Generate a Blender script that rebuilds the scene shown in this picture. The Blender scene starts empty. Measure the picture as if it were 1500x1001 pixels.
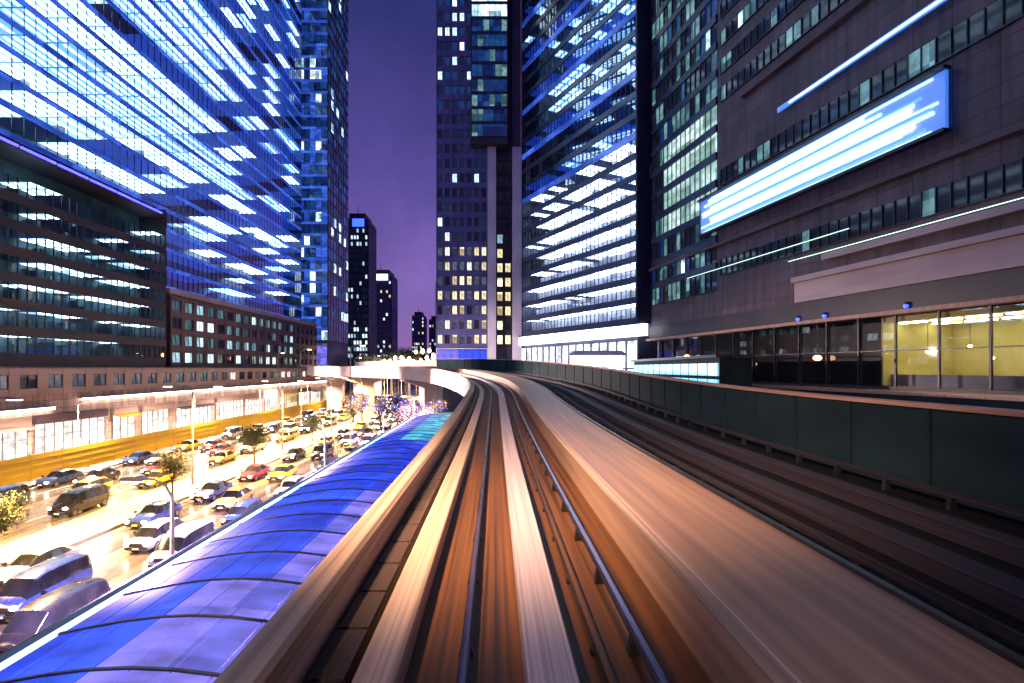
import bpy, bmesh, math, random
from mathutils import Vector, Matrix
random.seed(11)
R_ = math.radians
C = bpy.context.scene.collection
scene = bpy.context.scene

# ------------------------------------------------------------------ camera
CZ = 12.0
cd = bpy.data.cameras.new("camera"); cam = bpy.data.objects.new("camera", cd); C.objects.link(cam)
cam.location = (0, 0, CZ); cam.rotation_euler = (R_(90), 0, 0)
cd.sensor_width = 36; cd.lens = 18
cd.shift_x = (750-725)/1500; cd.shift_y = (540-500.5)/1500
cd.clip_start = 0.1; cd.clip_end = 6000
scene.camera = cam
scene.view_settings.view_transform = 'Standard'; scene.view_settings.look = 'None'
scene.view_settings.exposure = 0; scene.view_settings.gamma = 1
scene.cycles.use_denoising = True
scene.cycles.max_bounces = 5; scene.cycles.diffuse_bounces = 2; scene.cycles.glossy_bounces = 3
scene.cycles.transparent_max_bounces = 6; scene.cycles.sample_clamp_indirect = 4
scene.cycles.caustics_reflective = False; scene.cycles.caustics_refractive = False

# ------------------------------------------------------------------ world: violet city night sky
w = bpy.data.worlds.new("World"); scene.world = w; w.use_nodes = True
nt = w.node_tree; N = nt.nodes; L = nt.links
bg = N["Background"]
tc = N.new("ShaderNodeTexCoord"); sx = N.new("ShaderNodeSeparateXYZ"); L.new(tc.outputs["Generated"], sx.inputs[0])
cr = N.new("ShaderNodeValToRGB"); L.new(sx.outputs[2], cr.inputs[0])
e = cr.color_ramp.elements
e[0].position = 0.0; e[0].color = (.36, .19, .50, 1)
e[1].position = 1.0; e[1].color = (.012, .008, .035, 1)
for p, c in ((.12, (.235, .142, .46, 1)), (.34, (.108, .080, .345, 1)), (.56, (.032, .035, .165, 1))):
    k = e.new(p); k.color = c
nz = N.new("ShaderNodeTexNoise"); nz.inputs["Scale"].default_value = 4.5; nz.inputs["Detail"].default_value = 5; nz.inputs["Roughness"].default_value = .55
L.new(tc.outputs["Generated"], nz.inputs["Vector"])
mr = N.new("ShaderNodeMapRange"); mr.inputs[1].default_value = .3; mr.inputs[2].default_value = .7; mr.inputs[3].default_value = .78; mr.inputs[4].default_value = 1.25
L.new(nz.outputs[0], mr.inputs[0])
vm = N.new("ShaderNodeVectorMath"); vm.operation = 'SCALE'; L.new(cr.outputs[0], vm.inputs[0]); L.new(mr.outputs[0], vm.inputs[3])
L.new(vm.outputs[0], bg.inputs[0]); bg.inputs[1].default_value = 1.0

# ------------------------------------------------------------------ materials
MATS = {}
def _new(name):
    m = bpy.data.materials.new(name); m.use_nodes = True; MATS[name] = m
    return m, m.node_tree.nodes, m.node_tree.links, m.node_tree.nodes["Principled BSDF"]
def mapped(n, l, coord, scale):
    t = n.new("ShaderNodeTexCoord"); mp = n.new("ShaderNodeMapping"); mp.inputs["Scale"].default_value = scale
    l.new(t.outputs[coord], mp.inputs[0]); return mp.outputs[0]
def surf(name, c1, c2, rough=.6, scale=(1, 1, 1), coord="Object", metal=0, detail=5, bump=0, spec=.5, lo=.35, hi=.65):
    """two toned noise weathered surface"""
    m, n, l, b = _new(name)
    v = mapped(n, l, coord, scale)
    z = n.new("ShaderNodeTexNoise"); z.inputs["Scale"].default_value = 1; z.inputs["Detail"].default_value = detail
    l.new(v, z.inputs["Vector"])
    r = n.new("ShaderNodeValToRGB"); r.color_ramp.elements[0].color = (*c1, 1); r.color_ramp.elements[1].color = (*c2, 1)
    r.color_ramp.elements[0].position = lo; r.color_ramp.elements[1].position = hi
    l.new(z.outputs[0], r.inputs[0]); l.new(r.outputs[0], b.inputs["Base Color"])
    rr = n.new("ShaderNodeMapRange"); rr.inputs[3].default_value = max(0, rough-.12); rr.inputs[4].default_value = min(1, rough+.12)
    l.new(z.outputs[0], rr.inputs[0]); l.new(rr.outputs[0], b.inputs["Roughness"])
    b.inputs["Metallic"].default_value = metal; b.inputs["Specular IOR Level"].default_value = spec
    if bump:
        bp = n.new("ShaderNodeBump"); bp.inputs["Strength"].default_value = bump; bp.inputs["Distance"].default_value = .02
        l.new(z.outputs[0], bp.inputs["Height"]); l.new(bp.outputs[0], b.inputs["Normal"])
    return m
def emit(name, col, strength, base=(.5, .5, .5)):
    m, n, l, b = _new(name)
    b.inputs["Base Color"].default_value = (*base, 1); b.inputs["Emission Color"].default_value = (*col, 1)
    b.inputs["Emission Strength"].default_value = strength
    return m
def lit_glass(name, col, strength, cell=(.5, .33, 1), var=.75, col2=None, rough=.12, sampling=False, spec=.5):
    """a lit window: interior seen through glass as blocks of differing brightness"""
    m, n, l, b = _new(name)
    v = mapped(n, l, "UV", cell)
    fl = n.new("ShaderNodeVectorMath"); fl.operation = 'FLOOR'; l.new(v, fl.inputs[0])
    oi = n.new("ShaderNodeObjectInfo")
    ad = n.new("ShaderNodeVectorMath"); ad.operation = 'ADD'; l.new(fl.outputs[0], ad.inputs[0])
    sc = n.new("ShaderNodeMath"); sc.operation = 'MULTIPLY'; sc.inputs[1].default_value = 91.7; l.new(oi.outputs["Random"], sc.inputs[0])
    cb = n.new("ShaderNodeCombineXYZ"); l.new(sc.outputs[0], cb.inputs[2]); l.new(cb.outputs[0], ad.inputs[1])
    wn = n.new("ShaderNodeTexWhiteNoise"); l.new(ad.outputs[0], wn.inputs["Vector"])
    nz = n.new("ShaderNodeTexNoise"); nz.inputs["Scale"].default_value = 2.2; nz.inputs["Detail"].default_value = 3; l.new(v, nz.inputs["Vector"])
    a = n.new("ShaderNodeMapRange"); a.inputs[3].default_value = 1-var; a.inputs[4].default_value = 1.25; l.new(wn.outputs["Value"], a.inputs[0])
    c = n.new("ShaderNodeMapRange"); c.inputs[1].default_value = .3; c.inputs[2].default_value = .7; c.inputs[3].default_value = .45; c.inputs[4].default_value = 1.3
    l.new(nz.outputs[0], c.inputs[0])
    mu = n.new("ShaderNodeMath"); mu.operation = 'MULTIPLY'; l.new(a.outputs[0], mu.inputs[0]); l.new(c.outputs[0], mu.inputs[1])
    m2 = n.new("ShaderNodeMath"); m2.operation = 'MULTIPLY'; m2.inputs[1].default_value = strength; l.new(mu.outputs[0], m2.inputs[0])
    l.new(m2.outputs[0], b.inputs["Emission Strength"])
    if col2:
        mx = n.new("ShaderNodeMix"); mx.data_type = 'RGBA'; mx.inputs[6].default_value = (*col, 1); mx.inputs[7].default_value = (*col2, 1)
        l.new(wn.outputs["Value"], mx.inputs[0]); l.new(mx.outputs[2], b.inputs["Emission Color"])
    else:
        b.inputs["Emission Color"].default_value = (*col, 1)
    b.inputs["Base Color"].default_value = (.02, .025, .035, 1); b.inputs["Roughness"].default_value = rough
    b.inputs["Specular IOR Level"].default_value = spec
    if not sampling: m.cycles.emission_sampling = 'NONE'
    return m
def glass(name, tint=(.75, .85, 1), amount=.12, rough=.02):
    m, n, l, b = _new(name)
    out = n["Material Output"]; n.remove(b)
    tr = n.new("ShaderNodeBsdfTransparent"); tr.inputs[0].default_value = (*tint, 1)
    gl = n.new("ShaderNodeBsdfGlossy"); gl.inputs[1].default_value = rough; gl.inputs[0].default_value = (.9, .95, 1, 1)
    fr = n.new("ShaderNodeFresnel"); fr.inputs[0].default_value = 1.5
    ma = n.new("ShaderNodeMath"); ma.operation = 'ADD'; ma.inputs[1].default_value = amount-.04; l.new(fr.outputs[0], ma.inputs[0])
    mx = n.new("ShaderNodeMixShader"); l.new(ma.outputs[0], mx.inputs[0]); l.new(tr.outputs[0], mx.inputs[1]); l.new(gl.outputs[0], mx.inputs[2])
    l.new(mx.outputs[0], out.inputs[0]); return m

surf("pad_concrete", (.34, .27, .29), (.66, .56, .60), .45, (26, .12, 1), "UV", lo=.3, hi=.7, bump=.15)
surf("pad_concrete_warm", (.36, .24, .17), (.75, .58, .45), .45, (26, .12, 1), "UV", lo=.3, hi=.7, bump=.15)
surf("rust_floor", (.022, .010, .006), (.20, .075, .018), .6, (9, .1, 1), "UV", lo=.3, hi=.72, bump=.2)
surf("trough_brown", (.025, .017, .013), (.09, .055, .04), .6, (14, .14, 1), "UV", bump=.2)
surf("parapet_tan", (.22, .15, .11), (.56, .41, .31), .6, (9, .1, 1), "UV")
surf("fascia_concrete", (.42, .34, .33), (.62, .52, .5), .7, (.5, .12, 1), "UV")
surf("walkway_tan", (.24, .138, .095), (.40, .255, .18), .5, (5, .12, 1), "UV", detail=8)
surf("shaded_deck", (.003, .003, .004), (.010, .008, .010), .8, (9, .12, 1), "UV", spec=.15)  # shade of the right track put into its bed colour
surf("shaded_pad", (.018, .014, .022), (.042, .032, .044), .7, (18, .12, 1), "UV", spec=.25)  # pads and rails of the right track, darkened as in shade
surf("steel_violet", (.12, .1, .2), (.3, .26, .42), .3, (20, .3, 1), "UV", metal=.8)
surf("dark_steel", (.02, .02, .025), (.06, .06, .07), .4, (1, 1, 1), metal=.6)
surf("teal_wall", (.005, .014, .019), (.012, .031, .04), .75, (.6, .2, 1), "UV", spec=.2)
surf("cap_pink", (.3, .16, .12), (.45, .26, .2), .5, (3, .2, 1), "UV")
surf("pale_reflection", (.55, .5, .47), (.8, .76, .72), .6, (6, 6, 6))  # pale tone for painted windscreen reflections
surf("asphalt", (.03, .026, .02), (.19, .16, .12), .27, (.75, .022, 1), detail=9, spec=.6, bump=.1, lo=.3, hi=.68)
surf("paving", (.24, .19, .16), (.4, .33, .28), .5, (.8, .8, 1), detail=8)
surf("ground_dark", (.04, .04, .045), (.09, .085, .085), .8, (.05, .05, 1))
surf("kerb_stone", (.3, .28, .26), (.45, .42, .4), .7)
surf("road_paint", (.6, .58, .52), (.8, .78, .72), .5, (1, 1, 1))
surf("yellow_board", (.66, .40, .012), (.85, .57, .025), .45, (.3, .15, .6))
surf("grey_post", (.2, .2, .2), (.35, .35, .35), .5)
surf("mauve_wall", (.07, .045, .062), (.135, .09, .115), .65, (.15, .15, .3))
def panel_wall(name, c1, c2, joint, pw, ph, rough=.6):
    m, n, l, b = _new(name)
    v = mapped(n, l, "UV", (1, 1, 1))
    bt = n.new("ShaderNodeTexBrick"); bt.inputs["Scale"].default_value = 1; bt.inputs["Brick Width"].default_value = pw; bt.inputs["Row Height"].default_value = ph
    bt.inputs["Mortar Size"].default_value = .035; bt.offset = 0; bt.inputs["Bias"].default_value = 0
    bt.inputs["Color1"].default_value = (*c1, 1); bt.inputs["Color2"].default_value = (*c2, 1); bt.inputs["Mortar"].default_value = (*joint, 1)
    l.new(v, bt.inputs["Vector"])
    v2 = mapped(n, l, "UV", (1.1, .09, 1)); z = n.new("ShaderNodeTexNoise"); z.inputs["Scale"].default_value = 1; z.inputs["Detail"].default_value = 7; l.new(v2, z.inputs["Vector"])
    mr = n.new("ShaderNodeMapRange"); mr.inputs[1].default_value = .35; mr.inputs[2].default_value = .65; mr.inputs[3].default_value = .6; mr.inputs[4].default_value = 1.2; l.new(z.outputs[0], mr.inputs[0])
    sc = n.new("ShaderNodeVectorMath"); sc.operation = 'SCALE'; l.new(bt.outputs[0], sc.inputs[0]); l.new(mr.outputs[0], sc.inputs[3]); l.new(sc.outputs[0], b.inputs["Base Color"])
    b.inputs["Roughness"].default_value = rough
    bp = n.new("ShaderNodeBump"); bp.invert = True; bp.inputs["Strength"].default_value = .5; bp.inputs["Distance"].default_value = .03; l.new(bt.outputs[1], bp.inputs["Height"]); l.new(bp.outputs[0], b.inputs["Normal"])
panel_wall("mauve_panels", (.075, .048, .066), (.13, .088, .112), (.02, .015, .02), 3.6, 1.75)
panel_wall("peach_panels", (.50, .33, .27), (.66, .47, .39), (.2, .13, .1), 2.4, 1.1)
surf("mauve_pale", (.36, .27, .29), (.5, .4, .41), .6, (.12, .12, .5))
surf("dark_wall", (.016, .014, .024), (.036, .03, .045), .5, (.2, .2, .2))
surf("navy_wall", (.02, .03, .07), (.05, .06, .13), .5, (.2, .2, .2))
surf("lavender_stone", (.42, .38, .52), (.58, .53, .66), .6, (.3, .3, .15))
surf("purple_wall", (.045, .05, .2), (.09, .09, .3), .6, (.2, .2, .3))
surf("peach_wall", (.5, .34, .28), (.68, .5, .42), .65, (.1, .1, .3))
surf("interior_wall", (.16, .18, .24), (.3, .33, .4), .8, (.4, .4, .4))
surf("interior_teal", (.02, .05, .06), (.06, .12, .13), .8, (.4, .4, .4))
surf("interior_yellow", (.55, .5, .16), (.7, .64, .26), .7, (.4, .4, .4))
surf("bark", (.05, .035, .025), (.13, .09, .065), .85, (4, 4, 1), bump=.5)
surf("leaf_dark", (.025, .045, .02), (.07, .09, .035), .6, (1.2, 1.2, 1.2))
surf("leaf_bronze", (.06, .045, .025), (.12, .085, .04), .6, (1.2, 1.2, 1.2))
surf("tyre", (.012, .012, .012), (.03, .03, .03), .8)
surf("rim_alloy", (.4, .4, .42), (.6, .6, .62), .3, metal=.9)
for nm, c in (("paint_white", (.72, .72, .7)), ("paint_silver", (.42, .43, .45)), ("paint_black", (.015, .015, .018)), ("paint_gold", (.55, .36, .08)), ("paint_red", (.35, .03, .03)), ("paint_blue", (.03, .06, .22)), ("paint_yellow", (.75, .45, .02))):
    m = surf(nm, tuple(x*.9 for x in c), c, .28, (2, 2, 2)); m.node_tree.nodes["Principled BSDF"].inputs["Coat Weight"].default_value = .6
m = surf("car_glass", (.01, .012, .015), (.02, .022, .026), .06)
glass("curtain_glass"); glass("shop_glass", (.95, .97, 1), .1); glass("blue_glass", (.35, .55, 1), .2)
surf("spandrel_dark", (.012, .02, .05), (.03, .045, .1), .2, (.1, .1, .4))
# back-lit and lit surfaces
lit_glass("spandrel_blue", (.03, .10, .72), .95, (.16, .5, 1), .5, (.05, .14, .75))
lit_glass("blue_dim", (.02, .07, .50), .42, (.35, .3, 1), .8, (.02, .13, .42))
lit_glass("navy_dim", (.02, .05, .26), .2, (.35, .3, 1), .9, (.03, .1, .24))
lit_glass("win_white", (.82, .9, 1), 2.6, (.5, .4, 1), .7, (.6, .78, 1))
lit_glass("win_cyan", (.42, .8, 1), 1.9, (.5, .4, 1), .8, (.75, .95, 1))
lit_glass("win_teal", (.14, .42, .52), .55, (.5, .4, 1), .8, (.3, .6, .62))
lit_glass("win_mint", (.5, .88, .76), 1.1, (.3, .4, 1), .6, (.65, .85, .85))
lit_glass("win_yellow", (1, .78, .36), 1.7, (.6, .5, 1), .7, (1, .9, .6))
lit_glass("win_dull", (.5, .55, .75), .22, (.6, .5, 1), .8)
lit_glass("win_dark", (.05, .07, .16), .09, (.6, .5, 1), .9, rough=.05, spec=.22)
lit_glass("shop_white", (1, .9, .84), 2.4, (.35, .5, 1), .55, (1, .78, .66))
lit_glass("shop_gold", (1, .7, .3), 1.6, (.4, .5, 1), .7, (1, .8, .5))
lit_glass("lobby_white", (.82, .86, 1), 2.4, (.4, .3, 1), .6, (.95, .96, 1))
lit_glass("roof_blue", (.012, .05, .92), 1.0, (.28, .43, 1), .25, (.03, .10, 1), rough=.5, spec=.08)
lit_glass("roof_violet", (.14, .16, 1), .95, (.28, .43, 1), .25, (.24, .2, .95), rough=.5, spec=.08)
lit_glass("roof_cyan", (.06, .42, 1), 1.0, (.28, .43, 1), .3, (.1, .7, .8), rough=.5, spec=.08)
emit("ceiling_lit", (.46, .80, 1), 1.5, (.8, .8, .8)); MATS["ceiling_lit"].cycles.emission_sampling = 'NONE'  # ceilings glow by themselves, standing for the tubes' light on them
emit("ceiling_blue_glow", (.03, .12, .75), .55, (.3, .3, .4)); MATS["ceiling_blue_glow"].cycles.emission_sampling = "NONE"  # glow added in unlit zones to bring more blue to the facade
surf("interior_pale", (.4, .42, .5), (.6, .62, .7), .8, (.4, .4, .4)); emit("ceiling_white", (.8, .86, 1), 2.2, (.8, .8, .8)); emit("tube_white", (.92, .95, 1), 9); MATS["tube_white"].cycles.emission_sampling = "NONE"  # white ceiling glows too, in place of light from its tubes
surf("ceiling_off", (.1, .13, .24), (.16, .2, .32), .8)
emit("tube_cyan", (.72, .93, 1), 9); MATS["tube_cyan"].cycles.emission_sampling = 'NONE'
emit("led_cyan", (.45, .78, 1), 5); emit("led_eave", (.34, .56, 1), 2.6); emit("led_white", (.9, .97, 1), 4); emit("led_mint", (.6, 1, .85), 2.2)
emit("panel_white", (.5, .78, 1), 1.5); emit("panel_blue", (.03, .2, .85), .9); emit("panel_sky", (.1, .4, 1), 1.0); emit("panel_cyan", (.22, .75, 1), 1.3)
emit("led_blue", (.04, .04, 1), 6); emit("lamp_warm", (1, .72, .4), 30); emit("lamp_glow", (1, .62, .25), 14); emit("lamp_amber", (1, .5, .08), 9); emit("lamp_orange", (1, .55, .25), 6)
emit("headlight", (1, .9, .72), 22); emit("taillight", (1, .06, .03), 5); emit("lamp_white", (1, .95, .9), 12)
emit("strip_warm", (1, .86, .74), 10); emit("strip_room", (1, .9, .62), 11); emit("glow_white", (.92, .94, 1), 4.5); emit("sign_yellow", (1, .75, .15), 2.2); emit("sign_blue", (.03, .10, 1), 2.6)
for k in ("led_blue", "headlight", "taillight", "led_mint", "lamp_orange"): MATS[k].cycles.emission_sampling = 'NONE'

# ------------------------------------------------------------------ mesh helpers
class MB:
    def __init__(s): s.v = []; s.f = []; s.mi = []; s.uv = []; s.mats = []
    def m(s, name):
        if name not in s.mats: s.mats.append(name)
        return s.mats.index(name)
    def face(s, pts, mat, uvs=None):
        k = len(s.v); s.v += [tuple(p) for p in pts]; s.f.append(tuple(range(k, k+len(pts)))); s.mi.append(s.m(mat))
        s.uv.append(uvs or [(p[0], p[2]) for p in pts])
    def hexa(s, b, t, mat, uvscale=None):
        """b: 4 bottom pts ccw seen from above, t: 4 top pts"""
        s.face(b[::-1], mat, [(p[0], p[1]) for p in b[::-1]]); s.face(t, mat, [(p[0], p[1]) for p in t])
        for i in range(4):
            j = (i+1) % 4
            ln = math.hypot(b[j][0]-b[i][0], b[j][1]-b[i][1])
            s.face([b[i], b[j], t[j], t[i]], mat, [(0, b[i][2]), (ln, b[j][2]), (ln, t[j][2]), (0, t[i][2])])
    def box(s, x0, x1, y0, y1, z0, z1, mat):
        b = [(x0, y0, z0), (x1, y0, z0), (x1, y1, z0), (x0, y1, z0)]
        s.hexa(b, [(p[0], p[1], z1) for p in b], mat)
    def tube(s, p0, p1, r0, r1, mat, n=8, cap=True):
        p0, p1 = Vector(p0), Vector(p1); d = (p1-p0).normalized()
        a = d.orthogonal().normalized(); b = d.cross(a)
        A = [p0+(a*math.cos(t)+b*math.sin(t))*r0 for t in [2*math.pi*i/n for i in range(n)]]
        B = [p1+(a*math.cos(t)+b*math.sin(t))*r1 for t in [2*math.pi*i/n for i in range(n)]]
        for i in range(n):
            j = (i+1) % n; s.face([A[i], A[j], B[j], B[i]], mat)
        if cap: s.face(A[::-1], mat); s.face(B, mat)
    def ball(s, c, r, mat, n=8, k=5, sz=1):
        P = lambda i, j: (c[0]+r*math.sin(math.pi*j/k)*math.cos(2*math.pi*i/n), c[1]+r*math.sin(math.pi*j/k)*math.sin(2*math.pi*i/n), c[2]+r*sz*math.cos(math.pi*j/k))
        for j in range(k):
            for i in range(n):
                q = [P(i, j), P(i, j+1), P(i+1, j+1), P(i+1, j)]
                if j == 0: q = [q[0], q[1], q[2]]
                elif j == k-1: q = [q[0], q[1], q[3]]
                s.face(q, mat)
    def mesh(s, name, smooth=False, weld=False):
        me = bpy.data.meshes.new(name); me.from_pydata(s.v, [], s.f)
        for x in s.mats: me.materials.append(MATS[x])
        me.polygons.foreach_set("material_index", s.mi)
        ul = me.uv_layers.new(name="UVMap")
        ul.data.foreach_set("uv", [c for q in s.uv for p in q for c in p])
        if weld:
            bm = bmesh.new(); bm.from_mesh(me); bmesh.ops.remove_doubles(bm, verts=bm.verts, dist=1e-4); bm.to_mesh(me); bm.free()
        if smooth: me.polygons.foreach_set("use_smooth", [True]*len(me.polygons))
        me.update(); return me
    def build(s, name, parent=None, smooth=False, weld=False):
        o = bpy.data.objects.new(name, s.mesh(name, smooth, weld)); C.objects.link(o)
        if parent: o.parent = parent
        return o
def put(name, me, parent=None, loc=(0, 0, 0), rz=0, mat=None):
    o = bpy.data.objects.new(name, me); C.objects.link(o); o.location = loc; o.rotation_euler = (0, 0, rz)
    if parent: o.parent = parent
    if mat:
        o.material_slots[0].link = 'OBJECT'; o.material_slots[0].material = MATS[mat]
    return o
def tag(o, label=None, cat=None, group=None, kind=None):
    if label: o["label"] = label
    if cat: o["category"] = cat
    if group: o["group"] = group
    if kind: o["kind"] = kind
    return o
def thing(name, label, cat, loc=(0, 0, 0), rz=0, group=None):
    o = bpy.data.objects.new(name, None); C.objects.link(o); o.location = loc; o.rotation_euler = (0, 0, rz); o.empty_display_size = .3
    return tag(o, label, cat, group)
def dup(root, loc, rz=0, label=None, sc=None):
    r = root.copy(); C.objects.link(r); r.location = loc; r.rotation_euler = (0, 0, rz)
    if label: r["label"] = label
    if sc: r.scale = sc
    for ch in list(root.children):
        c = ch.copy(); C.objects.link(c); c.parent = r
        for g in list(ch.children):
            d = g.copy(); C.objects.link(d); d.parent = c
    return r

class Fac:
    """a facade line: a along, b outwards, z up"""
    def __init__(s, p0, p1, out):
        s.p0 = Vector((p0[0], p0[1], 0)); p1 = Vector((p1[0], p1[1], 0)); s.L = (p1-s.p0).length
        s.d = (p1-s.p0)/s.L; n = Vector((s.d.y, -s.d.x, 0))
        if n.dot(Vector((out[0], out[1], 0))-s.p0) < 0: n = -n
        s.n = n; s.right = s.d.cross(Vector((0, 0, 1))).dot(n) > 0
    def P(s, a, z, b=0): q = s.p0+s.d*a+s.n*b; return (q.x, q.y, z)
    def box(s, mb, a0, a1, z0, z1, b0, b1, mat):
        pl = [(a0, b0), (a0, b1), (a1, b1), (a1, b0)]
        if s.right: pl = pl[::-1]
        bt = [s.P(a, z0, b) for a, b in pl]; tp = [s.P(a, z1, b) for a, b in pl]
        flip = (Vector(bt[1])-Vector(bt[0])).cross(Vector(bt[2])-Vector(bt[1])).z < 0
        if flip: bt = bt[::-1]; tp = tp[::-1]
        mb.hexa(bt, tp, mat)
    def quad(s, mb, a0, a1, z0, z1, b, mat, b2=None):
        b2 = b if b2 is None else b2
        pts = [s.P(a0, z0, b), s.P(a1, z0, b), s.P(a1, z1, b2), s.P(a0, z1, b2)]; uv = [(a0, z0), (a1, z0), (a1, z1), (a0, z1)]
        nn = (Vector(pts[1])-Vector(pts[0])).cross(Vector(pts[2])-Vector(pts[1]))
        if nn.dot(s.n) < 0: pts = pts[::-1]; uv = uv[::-1]
        mb.face(pts, mat, uv)

# ------------------------------------------------------------------ guideway path
S0, RAD, ANG = 45.0, 95.0, R_(46)
def path(s):
    """centre point and heading of the guideway at distance s"""
    if s <= S0: return Vector((0, s, 0)), 0.0
    t = (s-S0)/RAD
    if t <= ANG: return Vector((-RAD*(1-math.cos(t)), S0+RAD*math.sin(t), 0)), t
    P = Vector((-RAD*(1-math.cos(ANG)), S0+RAD*math.sin(ANG), 0)); u = t-ANG
    if u <= ANG:
        h = ANG-u   # turning back to the right
        return P+Vector((-RAD*(math.cos(h)-math.cos(ANG)), RAD*(math.sin(ANG)-math.sin(h)), 0)), h
    Q = P+Vector((-RAD*(1-math.cos(ANG)), RAD*math.sin(ANG), 0))
    return Q+Vector((0, (u-ANG)*RAD, 0)), 0.0
ZR = 9.0
def rise(s):
    t = min(1, max(0, (s-15)/95)); return 3.0*t*t*(3-2*t)
def W(s, x, z):
    p, h = path(s); return (p.x+x*math.cos(h), p.y+x*math.sin(h), ZR+rise(s)+z)
SS = [-24+3*i for i in range(24)]+[48+2.5*i for i in range(95)]
def sweep(mb, prof, mat, s0=-24, s1=285, caps=True, mats=None):
    st = [s for s in SS if s0 <= s <= s1]; n = len(prof)
    cum = [0]
    for i in range(n): cum.append(cum[-1]+math.dist(prof[i], prof[(i+1) % n]))
    for a, b in zip(st, st[1:]):
        for i in range(n):
            j = (i+1) % n
            mb.face([W(a, *prof[i]), W(a, *prof[j]), W(b, *prof[j]), W(b, *prof[i])], (mats or {}).get(i, mat),
                    [(cum[i]+prof[0][0]*3, a), (cum[i+1]+prof[0][0]*3, a), (cum[i+1]+prof[0][0]*3, b), (cum[i]+prof[0][0]*3, b)])
    if caps:
        mb.face([W(st[0], *p) for p in prof][::-1], mat); mb.face([W(st[-1], *p) for p in prof], mat)
def rect(x0, x1, z0, z1): return [(x0, z1), (x1, z1), (x1, z0), (x0, z0)][::-1]

gw = thing("railway_viaduct", "curved elevated concrete railway viaduct with two tracks, rising towards the left ahead", "viaduct", (0, 0, 0))
mb = MB(); sweep(mb, [(-2.25, -1.9), (11.9, -1.9), (11.9, -.35), (-2.25, -.35)], "rust_floor", mats={0: "fascia_concrete", 1: "fascia_concrete", 3: "fascia_concrete"}); mb.build("girder", gw)
mb = MB(); sweep(mb, rect(4.75, 11.45, -.34, -.325), "shaded_deck"); mb.build("shaded_trackbed", gw)  # thin dark sheet painting the weak light on the right track
mb = MB(); sweep(mb, [(-2.28, -.9), (-1.9, -.9), (-1.88, .45), (-1.93, .5), (-2.24, .5), (-2.28, .46)], "parapet_tan", mats={5: "fascia_concrete"})
tag(mb.build("parapet", gw), "low tan parapet along the left edge")
mb = MB(); sweep(mb, rect(11.45, 11.9, -.34, 1.95), "teal_wall", s1=111); sweep(mb, rect(11.36, 11.98, 1.951, 2.06), "cap_pink", s1=111)
for i in range(-8, 36):
    s = i*3.0+1.5
    mb.hexa([W(s-.08, 11.38, -.2), W(s-.08, 11.449, -.2), W(s+.08, 11.449, -.2), W(s+.08, 11.38, -.2)], [W(s-.08, 11.38, 1.94), W(s-.08, 11.449, 1.94), W(s+.08, 11.449, 1.94), W(s+.08, 11.38, 1.94)], "teal_wall")
tag(mb.build("parapet", gw), "tall dark teal noise barrier with pinkish cap on the right edge")
mb = MB(); sweep(mb, rect(11.45, 11.9, -.34, 1.9), "fascia_concrete", s0=110.5); tag(mb.build("parapet", gw), "concrete parapet on the far side of the bend, its pale colour standing for lamp light")  # far part of the barrier made paler, lamp light put into its colour
mb = MB(); sweep(mb, rect(-1.85, -1.47, -.34, -.06), "trough_brown")
for i in range(-24, 260): 
    s = i*1.0; 
    mb.hexa([W(s, -1.84, -.059), W(s, -1.48, -.059), W(s+.94, -1.48, -.059), W(s+.94, -1.84, -.059)], [W(s, -1.84, -.03), W(s, -1.48, -.03), W(s+.94, -1.48, -.03), W(s+.94, -1.84, -.03)], "trough_brown")
mb.build("cable_trough", gw)
def padmesh(x0, x1, mat, name="running_pad", lab=None):
    mb = MB(); sweep(mb, [(x0, -.34), (x1, -.34), (x1, -.02), (x1-.02, 0), (x0+.02, 0), (x0, -.02)], mat)
    o = mb.build(name, gw)
    if lab: tag(o, lab)
padmesh(-1.38, -.97, "pad_concrete_warm", lab="pale tan running pad on the left of the near track")
padmesh(.32, .82, "pad_concrete", lab="pinkish grey running pad on the right of the near track")
padmesh(6.95, 7.5, "shaded_pad", lab="running pad of the far track, darkened for the weak light there"); padmesh(8.8, 9.3, "shaded_pad")
def rail(x, z, hh, mat="steel_violet"):
    mb = MB(); sweep(mb, rect(x-.035, x+.035, z-hh, z), mat); sweep(mb, rect(x-.06, x+.06, z-hh-.02, z-hh-.001), "dark_steel")
    for i in range(-12, 110):
        s = i*2.0
        mb.hexa([W(s-.06, x-.09, -.34), W(s-.06, x+.09, -.34), W(s+.06, x+.09, -.34), W(s+.06, x-.09, -.34)], [W(s-.06, x-.05, z-hh-.021), W(s-.06, x+.05, z-hh-.021), W(s+.06, x+.05, z-hh-.021), W(s+.06, x-.05, z-hh-.021)], "dark_steel")
    mb.build("guide_rail", gw)
rail(-.335, -.12, .08); rail(1.64, -.03, .07); rail(1.2, -.2, .05, "rust_floor"); rail(5.7, .12, .12, "shaded_pad"); rail(10.7, .12, .12, "shaded_pad")
mb = MB(); sweep(mb, [(2.32, -.34), (4.62, -.34), (4.62, .4), (2.32, .4)], "walkway_tan")
sweep(mb, rect(2.28, 2.42, .401, .44), "parapet_tan"); sweep(mb, rect(4.56, 4.66, .401, .46), "dark_steel"); sweep(mb, rect(2.5, 2.53, .401, .412), "pad_concrete")
mb.build("walkway", gw)
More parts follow.
